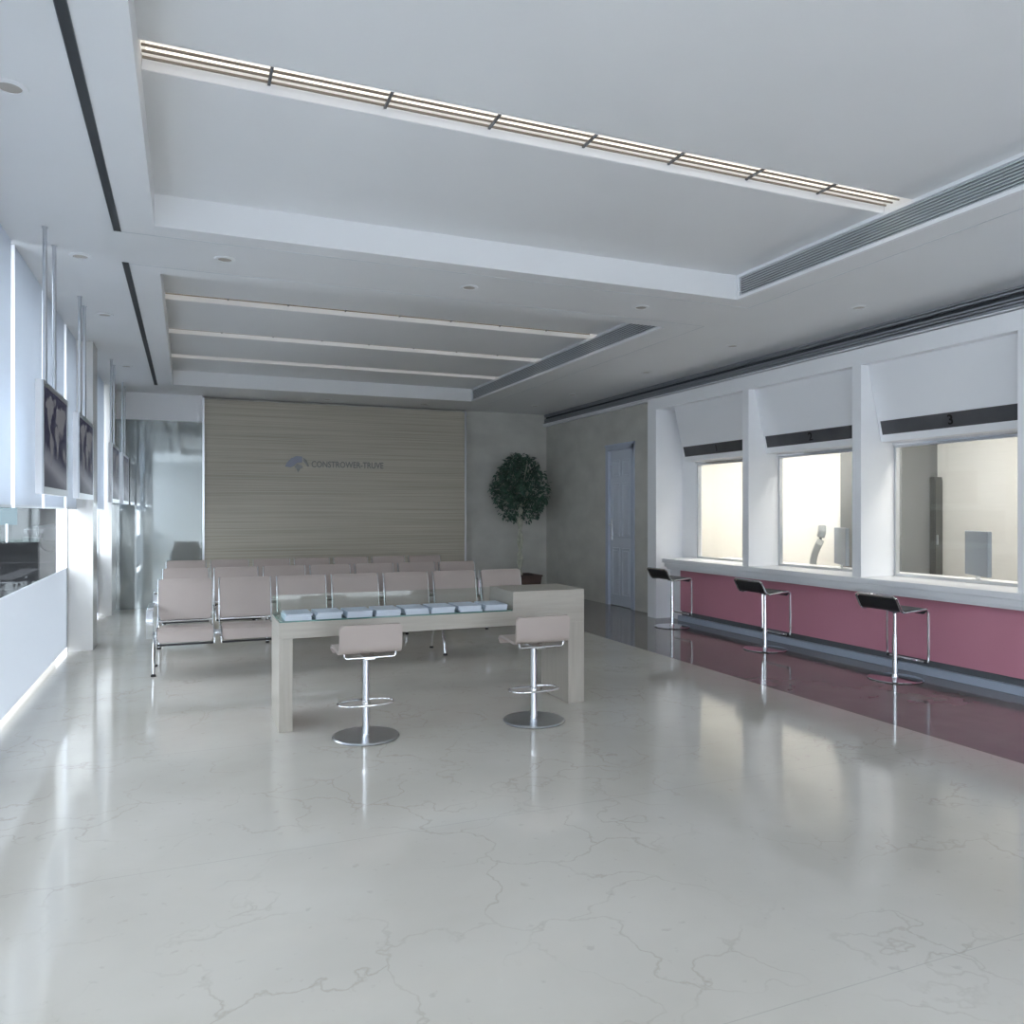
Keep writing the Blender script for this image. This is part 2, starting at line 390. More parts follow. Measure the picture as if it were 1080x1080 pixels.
# ---------------- counter front: frame, pillars, bays
XF, XG = 6.10, 6.57
PIL = [(9.46,9.68),(7.49,7.60),(5.82,5.93),(4.13,4.245)]
struct('wall_counter_beam', B(XF, 6.75, 2.0, 9.68, 2.945, 3.105), 'white')
struct('wall_counter_end', B(XF, 6.75, 9.46, 9.68, 0, 2.945), 'white')
for i,(a,b) in enumerate(PIL[1:]):
    struct('pillar', B(XF+.005, XG+.03, a, b, .86, 2.945), 'white')
struct('wall_counter_near', B(XF+.005, 6.75, YF, 4.13, .86, 2.945), 'white')
struct('wall_counter_near', B(XF, 6.75, YF, 2.0, 2.945, 3.105), 'white')
struct('wall_counter_head', B(XG-.03, XG+.06, 4.2, 9.46, 2.17, 2.945), 'white')
struct('wall_counter_jamb', B(XG-.03, XG+.06, 9.12, 9.46, .80, 2.17), 'white')
struct('wall_counter_back', B(6.425, 6.60, YF, 9.46, 0, .795), 'white')
bm = B(XG-.03, 7.10, 1.15, 9.11, .80, .858)
o = obj('clerk_worktop', bm, 'white', bevel=.006); tag(o, 'white inner worktop behind the glass of the counter windows', 'worktop')
# soffit recess above the beam
struct('wall_counter_riser', B(6.36, 6.75, YF, 9.6, 3.105, ZC), 'white')

# service counter
ct = thing('service_counter', 'long white service counter with a rose pink front under the numbered windows', 'counter', (6.3, 5, 0))
def CB(x0,x1,y0,y1,z0,z1): return B(x0-6.3,x1-6.3,y0-5,y1-5,z0,z1)
obj('worktop', CB(6.075, 6.535, YF+.1, 9.27, .800, .858), 'white', ct, bevel=.006)
obj('worktop_apron', CB(6.095, 6.30, YF+.1, 9.25, .745, .798), 'white', ct, bevel=.004)
obj('worktop_apron', CB(6.12, 6.30, YF+.1, 9.23, .715, .744), 'white', ct, bevel=.003)
obj('front_panel', CB(6.30, 6.42, YF+.1, 9.16, .135, .715), 'red', ct)
obj('end_panel', CB(6.34, 6.42, 9.161, 9.455, .0, .795), 'white', ct)
obj('kick_recess', CB(6.325, 6.42, YF+.1, 9.16, .07, .134), 'slat', ct)
obj('plinth', CB(6.275, 6.42, YF+.1, 9.19, .0, .072), 'steelblue', ct, bevel=.003)

# windows: frame + pane
WIN = [(9.12,7.60),(7.49,5.93),(5.82,4.245)]
for i,(b,a) in enumerate(WIN):
    wn = bpy.data.objects.new('window_%d' % (i+1), None); C.objects.link(wn); wn['kind']='structure'; wn.location = (XG, (a+b)/2, .86)
    h = (b-a)/2; H = 2.17-.86
    bm = bmesh.new(); t = .026
    box(bm, -.025,.02,-h,-h+t,0,H); box(bm,-.025,.02,h-t,h,0,H); box(bm,-.025,.02,-h+t,h-t,0,t); box(bm,-.025,.02,-h+t,h-t,H-t,H)
    obj('window_frame', bm, 'satin', wn)
    obj('pane', B(.0,.008,-h+t-.004,h-t+.004,t-.004,H-t+.004), 'glass', wn)
    obj('head_rail', B(-.05,-.02,-h,h,H-.004,H+.03), 'chrome', wn)

# sloping canopies carrying the numbers
def digit(txt, size, m, parent, mtx, name, extr=.0015, sx=1.0):
    cu = bpy.data.curves.new(name, 'FONT'); cu.body = txt; cu.size = size; cu.extrude = extr; cu.align_x='CENTER'; cu.align_y='CENTER'; cu.resolution_u = 3; cu.offset = .0025
    t = bpy.data.objects.new(name, cu); C.objects.link(t)
    dg = bpy.context.evaluated_depsgraph_get(); me = bpy.data.meshes.new_from_object(t.evaluated_get(dg))
    bpy.data.objects.remove(t); me.materials.clear(); me.materials.append(M[m])
    me.transform(mtx @ Matrix.Diagonal((sx,1,1,1)))
    o = bpy.data.objects.new(name, me); C.objects.link(o); o.parent = parent; return o
HX0, HZ0, HX1, HZ1 = 6.195, 2.944, 6.365, 2.195
names = ['far', 'middle', 'near']
where = ['farthest of the three', 'middle of the three', 'nearest of the three']
for i,(y1,y0) in enumerate([(9.15,7.605),(7.485,5.935),(5.815,4.25)]):
    cy = (y0+y1)/2
    hd = thing('window_canopy', 'white sloping canopy with dark band numbered %d, %s' % (i+1, where[i]), 'canopy', (6.3, cy, 2.2))
    sh = -6.3; zz = -2.2
    bm = prism(bmesh.new(), [(HX0+sh,HZ0+zz),(HX1+sh,HZ1+zz),(XG-.051+sh,HZ1+zz),(XG-.051+sh,HZ0+zz)], y0-cy, y1-cy, 'y')
    obj('canopy_body', bm, 'white', hd)
    sl = Vector((HX1-HX0, 0, HZ1-HZ0)); nn = Vector((-sl.z, 0, sl.x)); nn.normalize(); nn = -nn if nn.x > 0 else nn
    def pt(z, off): 
        k = (z-HZ0)/(HZ1-HZ0); p = Vector((HX0+sl.x*k, 0, z))+nn*off; return (p.x+sh, p.z+zz)
    bm = prism(bmesh.new(), [pt(2.395,.004),pt(2.262,.004),pt(2.262,-.01),pt(2.395,-.01)], y0-cy, y1-cy-.035, 'y')
    bd = obj('number_band', bm, 'band', hd)
    # numeral on the band: x_text -> -y, y_text -> up the slope
    up = -sl.normalized(); p = pt(2.327, .0055); ny = [8.40,6.735,5.02][i]-cy
    mt = Matrix(((0, up.x, nn.x, p[0]),(-1, up.y, nn.y, ny),(0, up.z, nn.z, p[1]),(0,0,0,1)))
    digit(str(i+1), .125, 'numeral', bd, mt, 'numeral')

# ---------------- office behind the counter
bm = bmesh.new()
box(bm, 8.6, 8.75, 1.0, 12.5, 0, 3.0); box(bm, 6.6, 8.6, 12.35, 12.5, 0, 3.0); box(bm, 6.75, 8.6, 1.0, 1.1, 0, 3.0)
struct('wall_office', bm, 'cream')
struct('ceiling_office', B(6.72, 8.75, 1.0, 12.5, 2.9, 3.0), 'paint')
struct('wall_office_partition', B(8.0, 8.6, 7.0, 7.97, 0, 2.9), 'greypart')
fc = thing('wall_cabinet', 'narrow dark grey cabinet at the right end of the grey partition behind window 3', 'cabinet', (8.53, 6.93, 0))
obj('cabinet_body', B(-.065,.065,.0,.065,0,1.93), 'greypart2', fc)
obj('cabinet_door', B(-.058,.058,-.012,-.001,.05,1.90), 'greypart2', fc)
obj('door_handle', B(-.05,-.035,-.03,-.013,1.10,1.22), 'satin', fc)
for k,(cy,lab) in enumerate(((11.4,'farthest'),(9.9,'far'),(8.5,'middle'),(5.6,'near'),(3.6,'nearest'))):  # unseen lamps put in to brighten the office wall
    ol = thing('office_ceiling_light', 'rectangular light panel in the office ceiling, %s one of the row' % lab, 'ceiling light', (7.05, cy, 2.9), group='office ceiling lights')
    obj('diffuser', B(-.20,.20,-.80,.80,-.02,-.001), 'lamp_office', ol)
    bm = bmesh.new()
    for q in ((-.23,-.20,-.83,.83),(.20,.23,-.83,.83),(-.20,.20,-.83,-.80),(-.20,.20,.80,.83)): box(bm,q[0],q[1],q[2],q[3],-.03,-.001)
    obj('light_frame', bm, 'satin', ol)

def computer_monitor(loc, rz, label):
    m = thing('computer_monitor', label, 'monitor', loc, rz)
    obj('display_case', B(-.235,.235,-.02,.02,.05,.465), 'monitor_back', m, bevel=.006)
    obj('stand_base', lathe(bmesh.new(), [(0,.001),(.085,.001),(.085,.008),(.03,.016),(0,.016)]), 'satin', m, smooth=True)
    obj('stand_neck', B(-.02,.02,-.012,.012,.014,.16), 'satin', m)
    obj('screen_face', B(-.225,.225,-.0225,-.0195,.06,.455), 'carglass', m)
ang = math.atan2(5.30-4.89, 6.90-6.66)
computer_monitor((6.79,5.10,.858), ang, 'grey computer monitor on the counter behind the window numbered 3')
computer_monitor((6.80,6.76,.858), ang, 'grey computer monitor half hidden at the right of the window numbered 2')

def office_chair(loc, rz, label):
    c = thing('office_chair', label, 'chair', loc, rz)
    back = [(-.26+.10*t+.05*math.sin(PI*t)-.13*t*t, .52+.62*t) for t in [i/12 for i in range(13)]]
    obj('backrest', shell(bmesh.new(), back, -.23, .23, .085, corner=.07), 'chairgrey', c, smooth=True, bevel=.012)
    bx_, bz = back[-1]
    obj('headrest', shell(bmesh.new(), [(bx_+.005,1.17),(bx_-.012,1.25),(bx_-.012,1.33)], -.14, .14, .10, corner=.04), 'chairgrey', c, smooth=True, bevel=.02)
    obj('headrest_stem', B(-.03,.03,bx_-.01,bx_+.02,1.10,1.19), 'slat', c)
    obj('seat', shell(bmesh.new(), [(-.24,.50),(-.1,.485),(.1,.49),(.22,.48),(.26,.45)], -.25,.25,.08,corner=.06), 'chairgrey', c, smooth=True)
    obj('column', lathe(bmesh.new(), [(0,.08),(.03,.08),(.03,.46),(0,.46)], n=16), 'satin', c, smooth=True)
    for k in range(5):
        a = 2*PI*k/5; lg = obj('leg', tube(bmesh.new(), [(0,0,.10),(.29*math.cos(a),.29*math.sin(a),.07)], .018), 'satin', c, smooth=True)
        obj('caster', tube(bmesh.new(), [(.29*math.cos(a)-.02,.29*math.sin(a),.028),(.29*math.cos(a)+.02,.29*math.sin(a),.028)], .028), 'rubber', lg)
office_chair((7.39,8.10,0), math.radians(46), 'grey high backed office chair with headrest seen through the window numbered 2')
office_chair((7.20,6.80,0), math.radians(46), 'pale office chair peeping past the left jamb of the window numbered 3')

# ---------------- window front on the left
struct('column', B(-1.30,-.95,9.61,10.04,0,ZC), 'column_stone')
struct('column', B(-1.30,-1.02,12.75,YB-.14,0,ZC), 'column_stone')
struct('column', B(-1.30,-.95,1.2,1.6,0,ZC), 'column_stone')
struct('wall_left_head', B(XW-.3, XW+.02, YF, YB, 3.30, ZC), 'paint')
SEG = [(YF,1.2),(1.6,4.9),(4.9,9.61),(10.04,12.75)]
for i,(a,b) in enumerate(SEG):
    wn = bpy.data.objects.new('window_%d' % (i+4), None); C.objects.link(wn); wn['kind']='structure'; wn.location=(XW,(a+b)/2,0)
    h=(b-a)/2
    obj('pane', B(-.008,0,-h+.01,h-.01,.905,3.30), 'glass', wn)
    obj('frosted_film', B(-.006,0,-h+.01,h-.01,.055,.900), 'frosted', wn)
    bm = bmesh.new(); box(bm,-.03,.005,-h+.001,-h+.02,0,3.30); box(bm,-.03,.005,h-.02,h-.001,0,3.30)
    obj('window_frame', bm, 'satin', wn)
# hanging blinds; those beside the camera are out of view, added to cut daylight
blinds = [(.02,1.18,''),(1.63,2.66,''),(2.69,3.84,''),(3.87,5.05,''),(5.08,6.22,'nearest of the row'),(6.34,7.44,'holding the street view below, behind the nearest screen'),(7.56,8.70,'behind the second nearest screen'),
          (8.84,9.60,'just before the marble column'),(10.06,11.34,'just past the marble column'),(11.46,12.62,'farthest of the row, by the polished wall')]
labs = ['white hanging window panel level with the camera on its left','white hanging window panel second beside the camera','white hanging window panel third beside the camera','white hanging window panel fourth beside the camera','white hanging window panel at the left edge of the photo',
        'white hanging window panel just behind the nearest hanging screen','white hanging window panel between the two nearest screens',
        'narrow white hanging window panel in front of the marble column','white hanging window panel just past the marble column','white hanging window panel farthest back near the polished wall']
for (a,b,_),lab in zip(blinds,labs):
    p = thing('window_blind', lab, 'window blind', (-1.12,(a+b)/2,1.53), group='hanging window panels'); h=(b-a)/2
    obj('blind_fabric', B(-.012,.012,-h,h,.02,3.345-1.53), 'blind', p)
    obj('bottom_rail', B(-.016,.016,-h,h,.0,.019), 'satin', p)
    obj('edge_trim', B(-.016,.016,-h-.012,-h-.001,.0,3.345-1.53), 'white', p)

# ---------------- outside
struct('ground_street', B(-40,-2.6,5.51,60,-.20,-.06), 'asphalt')
struct('ground_pavement', B(-2.6,XW-.061,-20,60,-.20,-.03), 'pavement')
struct('ground_forecourt', B(-14,-2.601,-20,5.5,-.20,-.05), 'pavement')  # unseen pale ground added to bounce daylight onto the ceiling
struct('ground_pavement_front', B(-1.2,12,-20,YF-.1,-.20,-.03), 'pavement')
bm = bmesh.new()
for k in range(7): box(bm, -4.2-1.1*k, -3.7-1.1*k, 21.0, 25.0, -.059, -.055)
box(bm, -14,-2.7, 18.3, 18.6, -.059,-.055); box(bm,-14,-2.7,28,28.25,-.059,-.055)
struct('road_markings', bm, 'roadpaint')
bl = thing('street_building', 'dark building across the street seen below the hanging panels', 'building', (-14,50,0))
obj('facade', B(-9.9,17,0,8,-.06,30), 'facade', bl)  # raised far above view to block sky glare mirrored in the floor
for k in range(9):
    obj('shop_window', B(-8+2.8*k,-6+2.8*k,-.05,.0,.4,2.6), 'facade_glass', bl)
sky_blocker = thing('street_building', 'long dark building lining the far side of the street', 'building', (-24,14,0))  # unseen; added to keep bright low sky out of the pane reflections
obj('facade', B(-4,0,-24,33,-.06,8.0), 'facade', sky_blocker)
for k in range(12): obj('shop_window', B(.0,.05,-22+4.6*k,-19.4+4.6*k,.5,2.8), 'facade_glass', sky_blocker)
sg = thing('street_sign', 'small teal sign board on a post beyond the parked car', 'sign', (-8.55,47,-.06))
obj('sign_board', B(-.45,.45,-.04,.04,.9,2.1), 'teal', sg); obj('post', B(-.05,.05,-.05,-.041,0,.95), 'satin', sg)

def car():
    c = thing('car', 'dark off-road car parked across the street outside the left window', 'car', (-3.35,35.8,-.06), math.radians(28))
    # local x = forward(-x front), built along x, width y
    prof = [(-2.35,.45),(-2.38,.75),(-2.30,.98),(-1.25,1.10),(-.62,1.68),(1.55,1.72),(2.20,1.15),(2.34,.95),(2.36,.45)]
    bm = prism(bmesh.new(), prof, -.92, .92, 'y')
    for v in bm.verts:
        if v.co.z > 1.3: v.co.y *= .80
    obj('car_body', bm, 'carpaint', c, smooth=True, bevel=.06, seg=3)
    sidew = [(-1.05,1.14),(-.56,1.60),(.30,1.62),(.30,1.14)]; sidew2=[(.38,1.14),(.38,1.62),(1.45,1.62),(1.95,1.16)]
    for s in (-1,1):
        for pr in (sidew, sidew2):
            bm = prism(bmesh.new(), pr, .90*s, .925*s, 'y')
            for v in bm.verts:
                v.co.y = s*(abs(v.co.y)-.175*(v.co.z-1.12)/.5)+s*.012
            obj('side_window', bm, 'carglass', c)
    bm = bmesh.new(); q=[(-1.22,-.80,1.125),(-1.22,.80,1.125),(-.68,.68,1.64),(-.68,-.68,1.64)]
    vs1=[bm.verts.new((x-.03,y,z+.03)) for x,y,z in q]; vs2=[bm.verts.new((x,y,z-.01)) for x,y,z in q]
    bm.faces.new(vs1); bm.faces.new(vs2[::-1])
    for i in range(4): bm.faces.new((vs1[i],vs2[i],vs2[(i+1)%4],vs1[(i+1)%4]))
    obj('windscreen', bm, 'carglass', c)
    for s in (-1,1):
        obj('headlight', B(-2.42,-2.30,s*.74-.14,s*.74+.14,.74,.90), 'carlamp', c, bevel=.03)
        for x in (-1.48,1.45):
            w_ = obj('wheel', tube(bmesh.new(), [(x,s*.72,.37),(x,s*.96,.37)], .37, n=28), 'tyre', c, smooth=True)
            obj('hub', tube(bmesh.new(), [(x,s*.95,.37),(x,s*.975,.37)], .22, n=20), 'carwheel', w_, smooth=True)
    obj('grille', B(-2.42,-2.34,-.5,.5,.62,.88), 'carwheel', c); obj('bumper', B(-2.46,-2.30,-.88,.88,.42,.60), 'carpaint', c, bevel=.03)
    for s in (-1,1): obj('roof_rail', tube(bmesh.new(), [(-.4,s*.62,1.76),(1.4,s*.62,1.79)], .025), 'carwheel', c)
car()

# ================================================================ CEILING FITTINGS
def trough(y0, y1, x0, x1, label, ph):
    cy = (y0+y1)/2; h = (y1-y0)/2
    t = thing('louvred_ceiling_light', label, 'ceiling light', ((x0+x1)/2, cy, ZK), group='long louvred ceiling lights'); hx = (x1-x0)/2
    obj('light_tray', B(-hx+.02,hx-.02,-h+.012,h-.012,.085,.12), 'tray', t)
    zl = .045
    bm = bmesh.new()
    n = 5
    for k in range(n):
        yy = -h+.03+(2*h-.06)*k/(n-1)
        box(bm, -hx+.005, hx-.005, yy-.0045, yy+.0045, zl, zl+.010)
    obj('louvre_blades', bm, 'louvre', t)
    x = ph
    while x < x1-.1:
        obj('cross_bar', B(x-(x0+x1)/2-.007, x-(x0+x1)/2+.007, -h+.002, h-.002, zl-.004, zl+.008), 'slat', t); x += .58
    bm = bmesh.new()
    box(bm, -hx+.002, hx-.002, h-.012, h-.002, .001, .084); box(bm, -hx+.002, hx-.002, -h+.002, -h+.012, .001, .084)
    obj('side_lip', bm, 'white', t)
trough(*SA[1], AX0, AX1-.001, 'long louvred light in the near ceiling recess, brightest and widest', .37)
trough(*SA[0], AX0, AX1-.001, 'long louvred light in the near ceiling recess, overhead of the camera', .37)  # out of view; extra trough added for more room light
for s_,lab in zip(SB,('long louvred light in the far ceiling recess, nearest of its three','long louvred light in the far ceiling recess, middle of its three','long louvred light in the far ceiling recess, farthest of its three')):
    trough(*s_, BX0, BX1-.001, lab, .37)

def side_vent(x, y0, y1, label, slm, nsl=8):
    cy=(y0+y1)/2; h=(y1-y0)/2
    v = thing('air_vent', label, 'air vent', (x,cy,ZC)); H = ZK-ZC
    bm=bmesh.new()
    box(bm,-.035,-.001,-h,h,-.004,.022); box(bm,-.035,-.001,-h,h,H-.024,H-.001); box(bm,-.035,-.001,h-.022,h,.022,H-.024); box(bm,-.035,-.001,-h,-h+.022,.022,H-.024)
    obj('vent_frame', bm, 'white', v)
    obj('vent_backing', B(-.006,-.001,-h+.022,h-.022,.022,H-.024), 'vent_back', v)
    bm=bmesh.new()
    for k in range(nsl):
        z=.030+(H-.068)*k/(nsl-1)
        prism(bm, [(-.030,z),(-.012,z+.014),(-.008,z+.012),(-.026,z-.004)], -h+.022, h-.022, 'y')
    obj('vent_slats', bm, slm, v)
side_vent(AX1, AY0+.02, AY1-.01, 'white framed slatted air vent along the right side of the near ceiling recess', 'slat_light')
side_vent(BX1, BY0+.02, BY1-.01, 'white framed slatted air vent along the right side of the far ceiling recess', 'slat_light')
# flush dark slots near the windows
for (y0,y1,lab) in ((.5,5.77,'dark narrow slot in the ceiling along the near recess, window side'),(6.47,12.55,'dark narrow slot in the ceiling along the far recess, window side')):
    s_ = thing('slot_diffuser', lab, 'ceiling slot', (-.427,(y0+y1)/2,ZC)); h=(y1-y0)/2
    obj('slot_channel', B(-.020,.020,-h,h,-.003,-.0005), 'dark', s_)
    obj('slot_edge', B(.0201,.023,-h,h,-.005,-.0005), 'slat', s_)
    obj('slot_edge', B(-.023,-.0201,-h,h,-.005,-.0005), 'slat', s_)
# long louvre above the counters
lv = thing('linear_grille', 'long dark grey slatted grille running above the counters and the door', 'air vent', (6.27, 4.3, 3.2))
y0, y1 = YF+.1-4.3, YB-.01-4.3
obj('grille_backing', B(.040,.0495,y0,y1,-.02,.148), 'dark', lv)
bm=bmesh.new()
for k in (0,1,2,4,5):
    z=-.010+.029*k
    box(bm, .0,.0395,y0,y1,z-.009,z+.009)
obj('grille_slats', bm, 'slat_mid', lv)
obj('grille_lip', B(-.03,.048,y0,y1,-.045,-.03), 'white', lv)
struct('trim_2', B(6.24,6.36,9.69,YB-.005,3.12,3.149), 'paint')

dls = [(-.716,3.99,'white round ceiling downlight at the left edge, nearest the windows'),(-.716,6.43,'round ceiling downlight beside the poles of the nearest screen'),
 (-.716,8.25,'round ceiling downlight window side, level with the second screen'),(-.716,11.06,'round ceiling downlight window side, level with the far screens'),
 (.25,6.11,'round ceiling downlight between the two recesses, leftmost'),(2.14,6.11,'round ceiling downlight between the two recesses, middle one'),(3.78,6.11,'round ceiling downlight between the two recesses, rightmost'),
 (5.60,5.36,'round ceiling downlight above the window numbered 3'),(5.60,7.14,'round ceiling downlight above the window numbered 2'),(5.60,8.92,'round ceiling downlight above the window numbered 1'),
 (5.60,11.07,'round ceiling downlight in front of the grey blue door'),(5.60,12.5,'round ceiling downlight near the potted tree'),
 (2.11,13.05,'small downlight above the panel, left of the two visible'),(3.77,13.05,'small downlight above the panel, right of the two visible')]
for x,y,lab in dls:
    t = thing('ceiling_downlight', lab, 'ceiling light', (x,y,ZC), group='round ceiling downlights')
    obj('trim_ring', lathe(bmesh.new(), [(.048,-.001),(.050,-.010),(.072,-.007),(.074,-.001),(.048,-.001)], n=28), 'paint', t, smooth=True)
    obj('lens', lathe(bmesh.new(), [(0,-.005),(.048,-.005),(.048,-.001),(0,-.001)], n=28), 'downlens', t)

# ================================================================ HANGING SCREENS
land = [ # continents in screen coordinates u (0..1 left to right), v (0..1 up)
 [(.06,.84),(.12,.87),(.14,.91),(.20,.90),(.22,.94),(.30,.95),(.33,.91),(.37,.92),(.41,.86),(.37,.84),(.38,.79),(.33,.77),(.30,.72),(.27,.71),(.28,.66),(.26,.67),(.24,.62),(.27,.57),(.25,.56),(.19,.62),(.17,.69),(.13,.74),(.13,.80),(.07,.80)],
 [(.26,.56),(.30,.57),(.34,.53),(.38,.50),(.40,.45),(.37,.42),(.36,.36),(.32,.33),(.31,.27),(.29,.22),(.27,.24),(.27,.34),(.25,.42),(.23,.47),(.24,.52)],
 [(.47,.72),(.50,.78),(.49,.83),(.54,.90),(.58,.86),(.62,.89),(.68,.87),(.72,.92),(.79,.90),(.86,.91),(.95,.87),(.97,.83),(.91,.81),(.90,.76),(.87,.79),(.86,.72),(.83,.68),(.84,.63),(.80,.62),(.78,.55),(.75,.63),(.72,.62),(.70,.54),(.67,.63),(.63,.64),(.63,.59),(.60,.58),(.57,.66),(.55,.70),(.51,.70),(.49,.69)],
 [(.46,.66),(.53,.67),(.58,.64),(.60,.57),(.64,.55),(.61,.49),(.60,.40),(.57,.33),(.54,.32),(.53,.41),(.51,.50),(.46,.52),(.44,.58)],
 [(.80,.42),(.83,.46),(.87,.46),(.88,.43),(.90,.47),(.92,.41),(.95,.37),(.93,.32),(.88,.31),(.86,.34),(.81,.35)],
 [(.40,.93),(.45,.96),(.50,.95),(.48,.90),(.44,.87),(.42,.90)]]
def hanging_screen(yc, label, rods):
    t = thing('hanging_screen', label, 'screen', (-.835, yc, 1.615), group='screens hung by the windows')
    W2, H = .54, .715
    obj('housing', B(-.042,-.004,-W2,W2,0,H), 'white', t, bevel=.003)
    bm=bmesh.new(); f=.035
    box(bm,-.004,.004,-W2,-W2+f,0,H); box(bm,-.004,.004,W2-f,W2,0,H); box(bm,-.004,.004,-W2+f,W2-f,0,f+.01); box(bm,-.004,.004,-W2+f,W2-f,H-f,H)
    obj('bezel', bm, 'satin', t)
    sc_ = obj('screen_face', B(-.004,.0,-W2+f,W2-f,f+.01,H-f), 'screen', t)
    bm=bmesh.new(); a=2*W2-2*f; hh=H-2*f-.01
    for poly in land: prism(bm, [(-W2+f+u*a, f+.01+v*hh) for u,v in poly], .0002, .0012, 'x')
    obj('world_map', bm, 'land', sc_)
    for r in rods:
        rd = obj('hanging_rod', tube(bmesh.new(), [(-.022,r-yc,H-.01),(-.022,r-yc,ZC-1.616)], .013, n=12), 'satin', t, smooth=True)
        obj('ceiling_cap', lathe(bmesh.new(), [(.013,ZC-1.622),(.02,ZC-1.622),(.02,ZC-1.616),(.013,ZC-1.616)], c=(-.022,r-yc), n=16), 'satin', rd)
hanging_screen(6.18, 'hanging screen with a world map, nearest and largest by the left windows', (5.87,6.26))
hanging_screen(7.92, 'hanging screen with a world map, second nearest, just before the marble column', (7.65,7.99))
hanging_screen(11.02, 'hanging screen with a world map, third from the near end, past the column', (10.65,11.05))
hanging_screen(12.76, 'hanging screen with a world map, farthest, next to the polished wall', (12.45,12.88))

# ================================================================ ROWS OF SEATS
PX = .548
def seat_row(y, label):
    r = thing('seating_row', label, 'seating', (-.275, y, 0), group='rows of linked waiting seats')
    # local: y=0 is the leg centre line; seats face -y (towards the camera)
    prof_b = [(.075,.470),(.085,.52),(.10,.60),(.120,.70),(.140,.79),(.152,.828),(.168,.842)]
    prof_s = [(.06,.405),(-.05,.395),(-.20,.405),(-.33,.418),(-.385,.405),(-.41,.365),(-.415,.325)]
    for i in range(7):
        x0 = i*PX+.022; x1 = x0+.47
        obj('backrest', shell(bmesh.new(), prof_b, x0, x1, .028, corner=.018), 'beige', r, smooth=True)
        obj('seat', shell(bmesh.new(), prof_s, x0, x1, .034, corner=.018), 'beige', r, smooth=True)
        for xx in (x0-.014, x1+.004):
            bm = bmesh.new()
            side = [(.195,.845),(.175,.85),(.135,.75),(.105,.60),(.085,.50),(.05,.425),(-.30,.44),(-.385,.425),(-.435,.36),(-.435,.30),(-.415,.30),(-.40,.35),(-.36,.385),(-.20,.375),(.06,.36),(.10,.42),(.12,.50),(.15,.68)]
            prism(bm, [(a,b) for a,b in side], xx, xx+.010, 'x')
            obj('side_frame', bm, 'alu', r, bevel=.002)
        obj('lower_rail', tube(bmesh.new(), [(x0,.09,.455),(x1,.09,.455)], .011), 'chrome', r, smooth=True)
        obj('front_rail', B(x0,x1,-.412,-.398,.295,.312), 'rubber', r)
    obj('beam', tube(bmesh.new(), [(-.03,.0,.335),(7*PX+.01,.0,.335)], .032, n=14), 'alu', r, smooth=True)
    for xx in (-.03, 7*PX-.005):       # arms at both ends
        bm = bmesh.new(); box(bm, xx-.035, xx+.02, -.30, .12, .610, .632)
        a = obj('armrest', bm, 'alu', r, bevel=.006)
        obj('arm_support', shell(bmesh.new(), [(p.y,p.z) for p in fillet([(0,-.27,.612),(0,-.31,.47),(0,-.22,.335),(0,.02,.335)], .10)], xx-.045, xx+.012, .014), 'alu', a, smooth=True)
        obj('arm_post', B(xx-.018,xx+.002,.06,.10,.34,.612), 'alu', a)
    for xx in (-.015, 2.05*PX, 5.05*PX, 7*PX-.02):
        pts = [Vector((xx, -.25, .012)), Vector((xx, -.22,.14)), Vector((xx,-.13,.265)), Vector((xx,0,.31)), Vector((xx,.13,.265)), Vector((xx,.22,.14)), Vector((xx,.25,.012))]
        lg = obj('leg', tube(bmesh.new(), fillet(pts, .05, 4), .014, n=10), 'chrome', r, smooth=True)
        for s in (-1,1): obj('foot', lathe(bmesh.new(), [(0,.0),(.022,.0),(.022,.012),(.012,.022),(0,.022)], c=(xx,s*.25), n=14), 'rubber', lg)
    return r
row = seat_row(8.12, 'row of seven linked taupe waiting seats, nearest row, directly behind the long table')
for k,(yy,lab) in enumerate(((9.67,'row of seven linked taupe waiting seats, middle of the three rows'),(11.20,'row of seven linked taupe waiting seats, farthest row before the grained panel'))):
    c = copy_tree(row); c.location.y = yy; c['label'] = lab

# ================================================================ WRITING TABLE
tb = thing('writing_table', 'long beige table with a raised block at its right end, piles of booklets on it', 'table', (.572,5.53,0))
TW, TD = 2.328, .50
obj('leg', B(0,.09,0,TD,0,.635), 'laminate', tb, bevel=.002)
obj('leg', B(TW-.14,TW,0,TD,0,.635), 'laminate', tb, bevel=.002)
obj('table_slab', B(0,TW,0,TD,.6352,.745), 'laminate_h', tb, bevel=.002)
obj('raised_block', B(1.72,TW,0,TD,.7452,.892), 'laminate_h', tb, bevel=.002)
obj('glass_sheet', B(.004,1.715,.004,TD-.004,.7455,.755), 'glass_edge', tb)
obj('glass_screen', B(.006,1.716,TD-.014,TD-.006,.7555,.885), 'glass_green', tb)
obj('glass_screen', B(.006,.014,.01,TD-.016,.7555,.885), 'glass_green', tb)
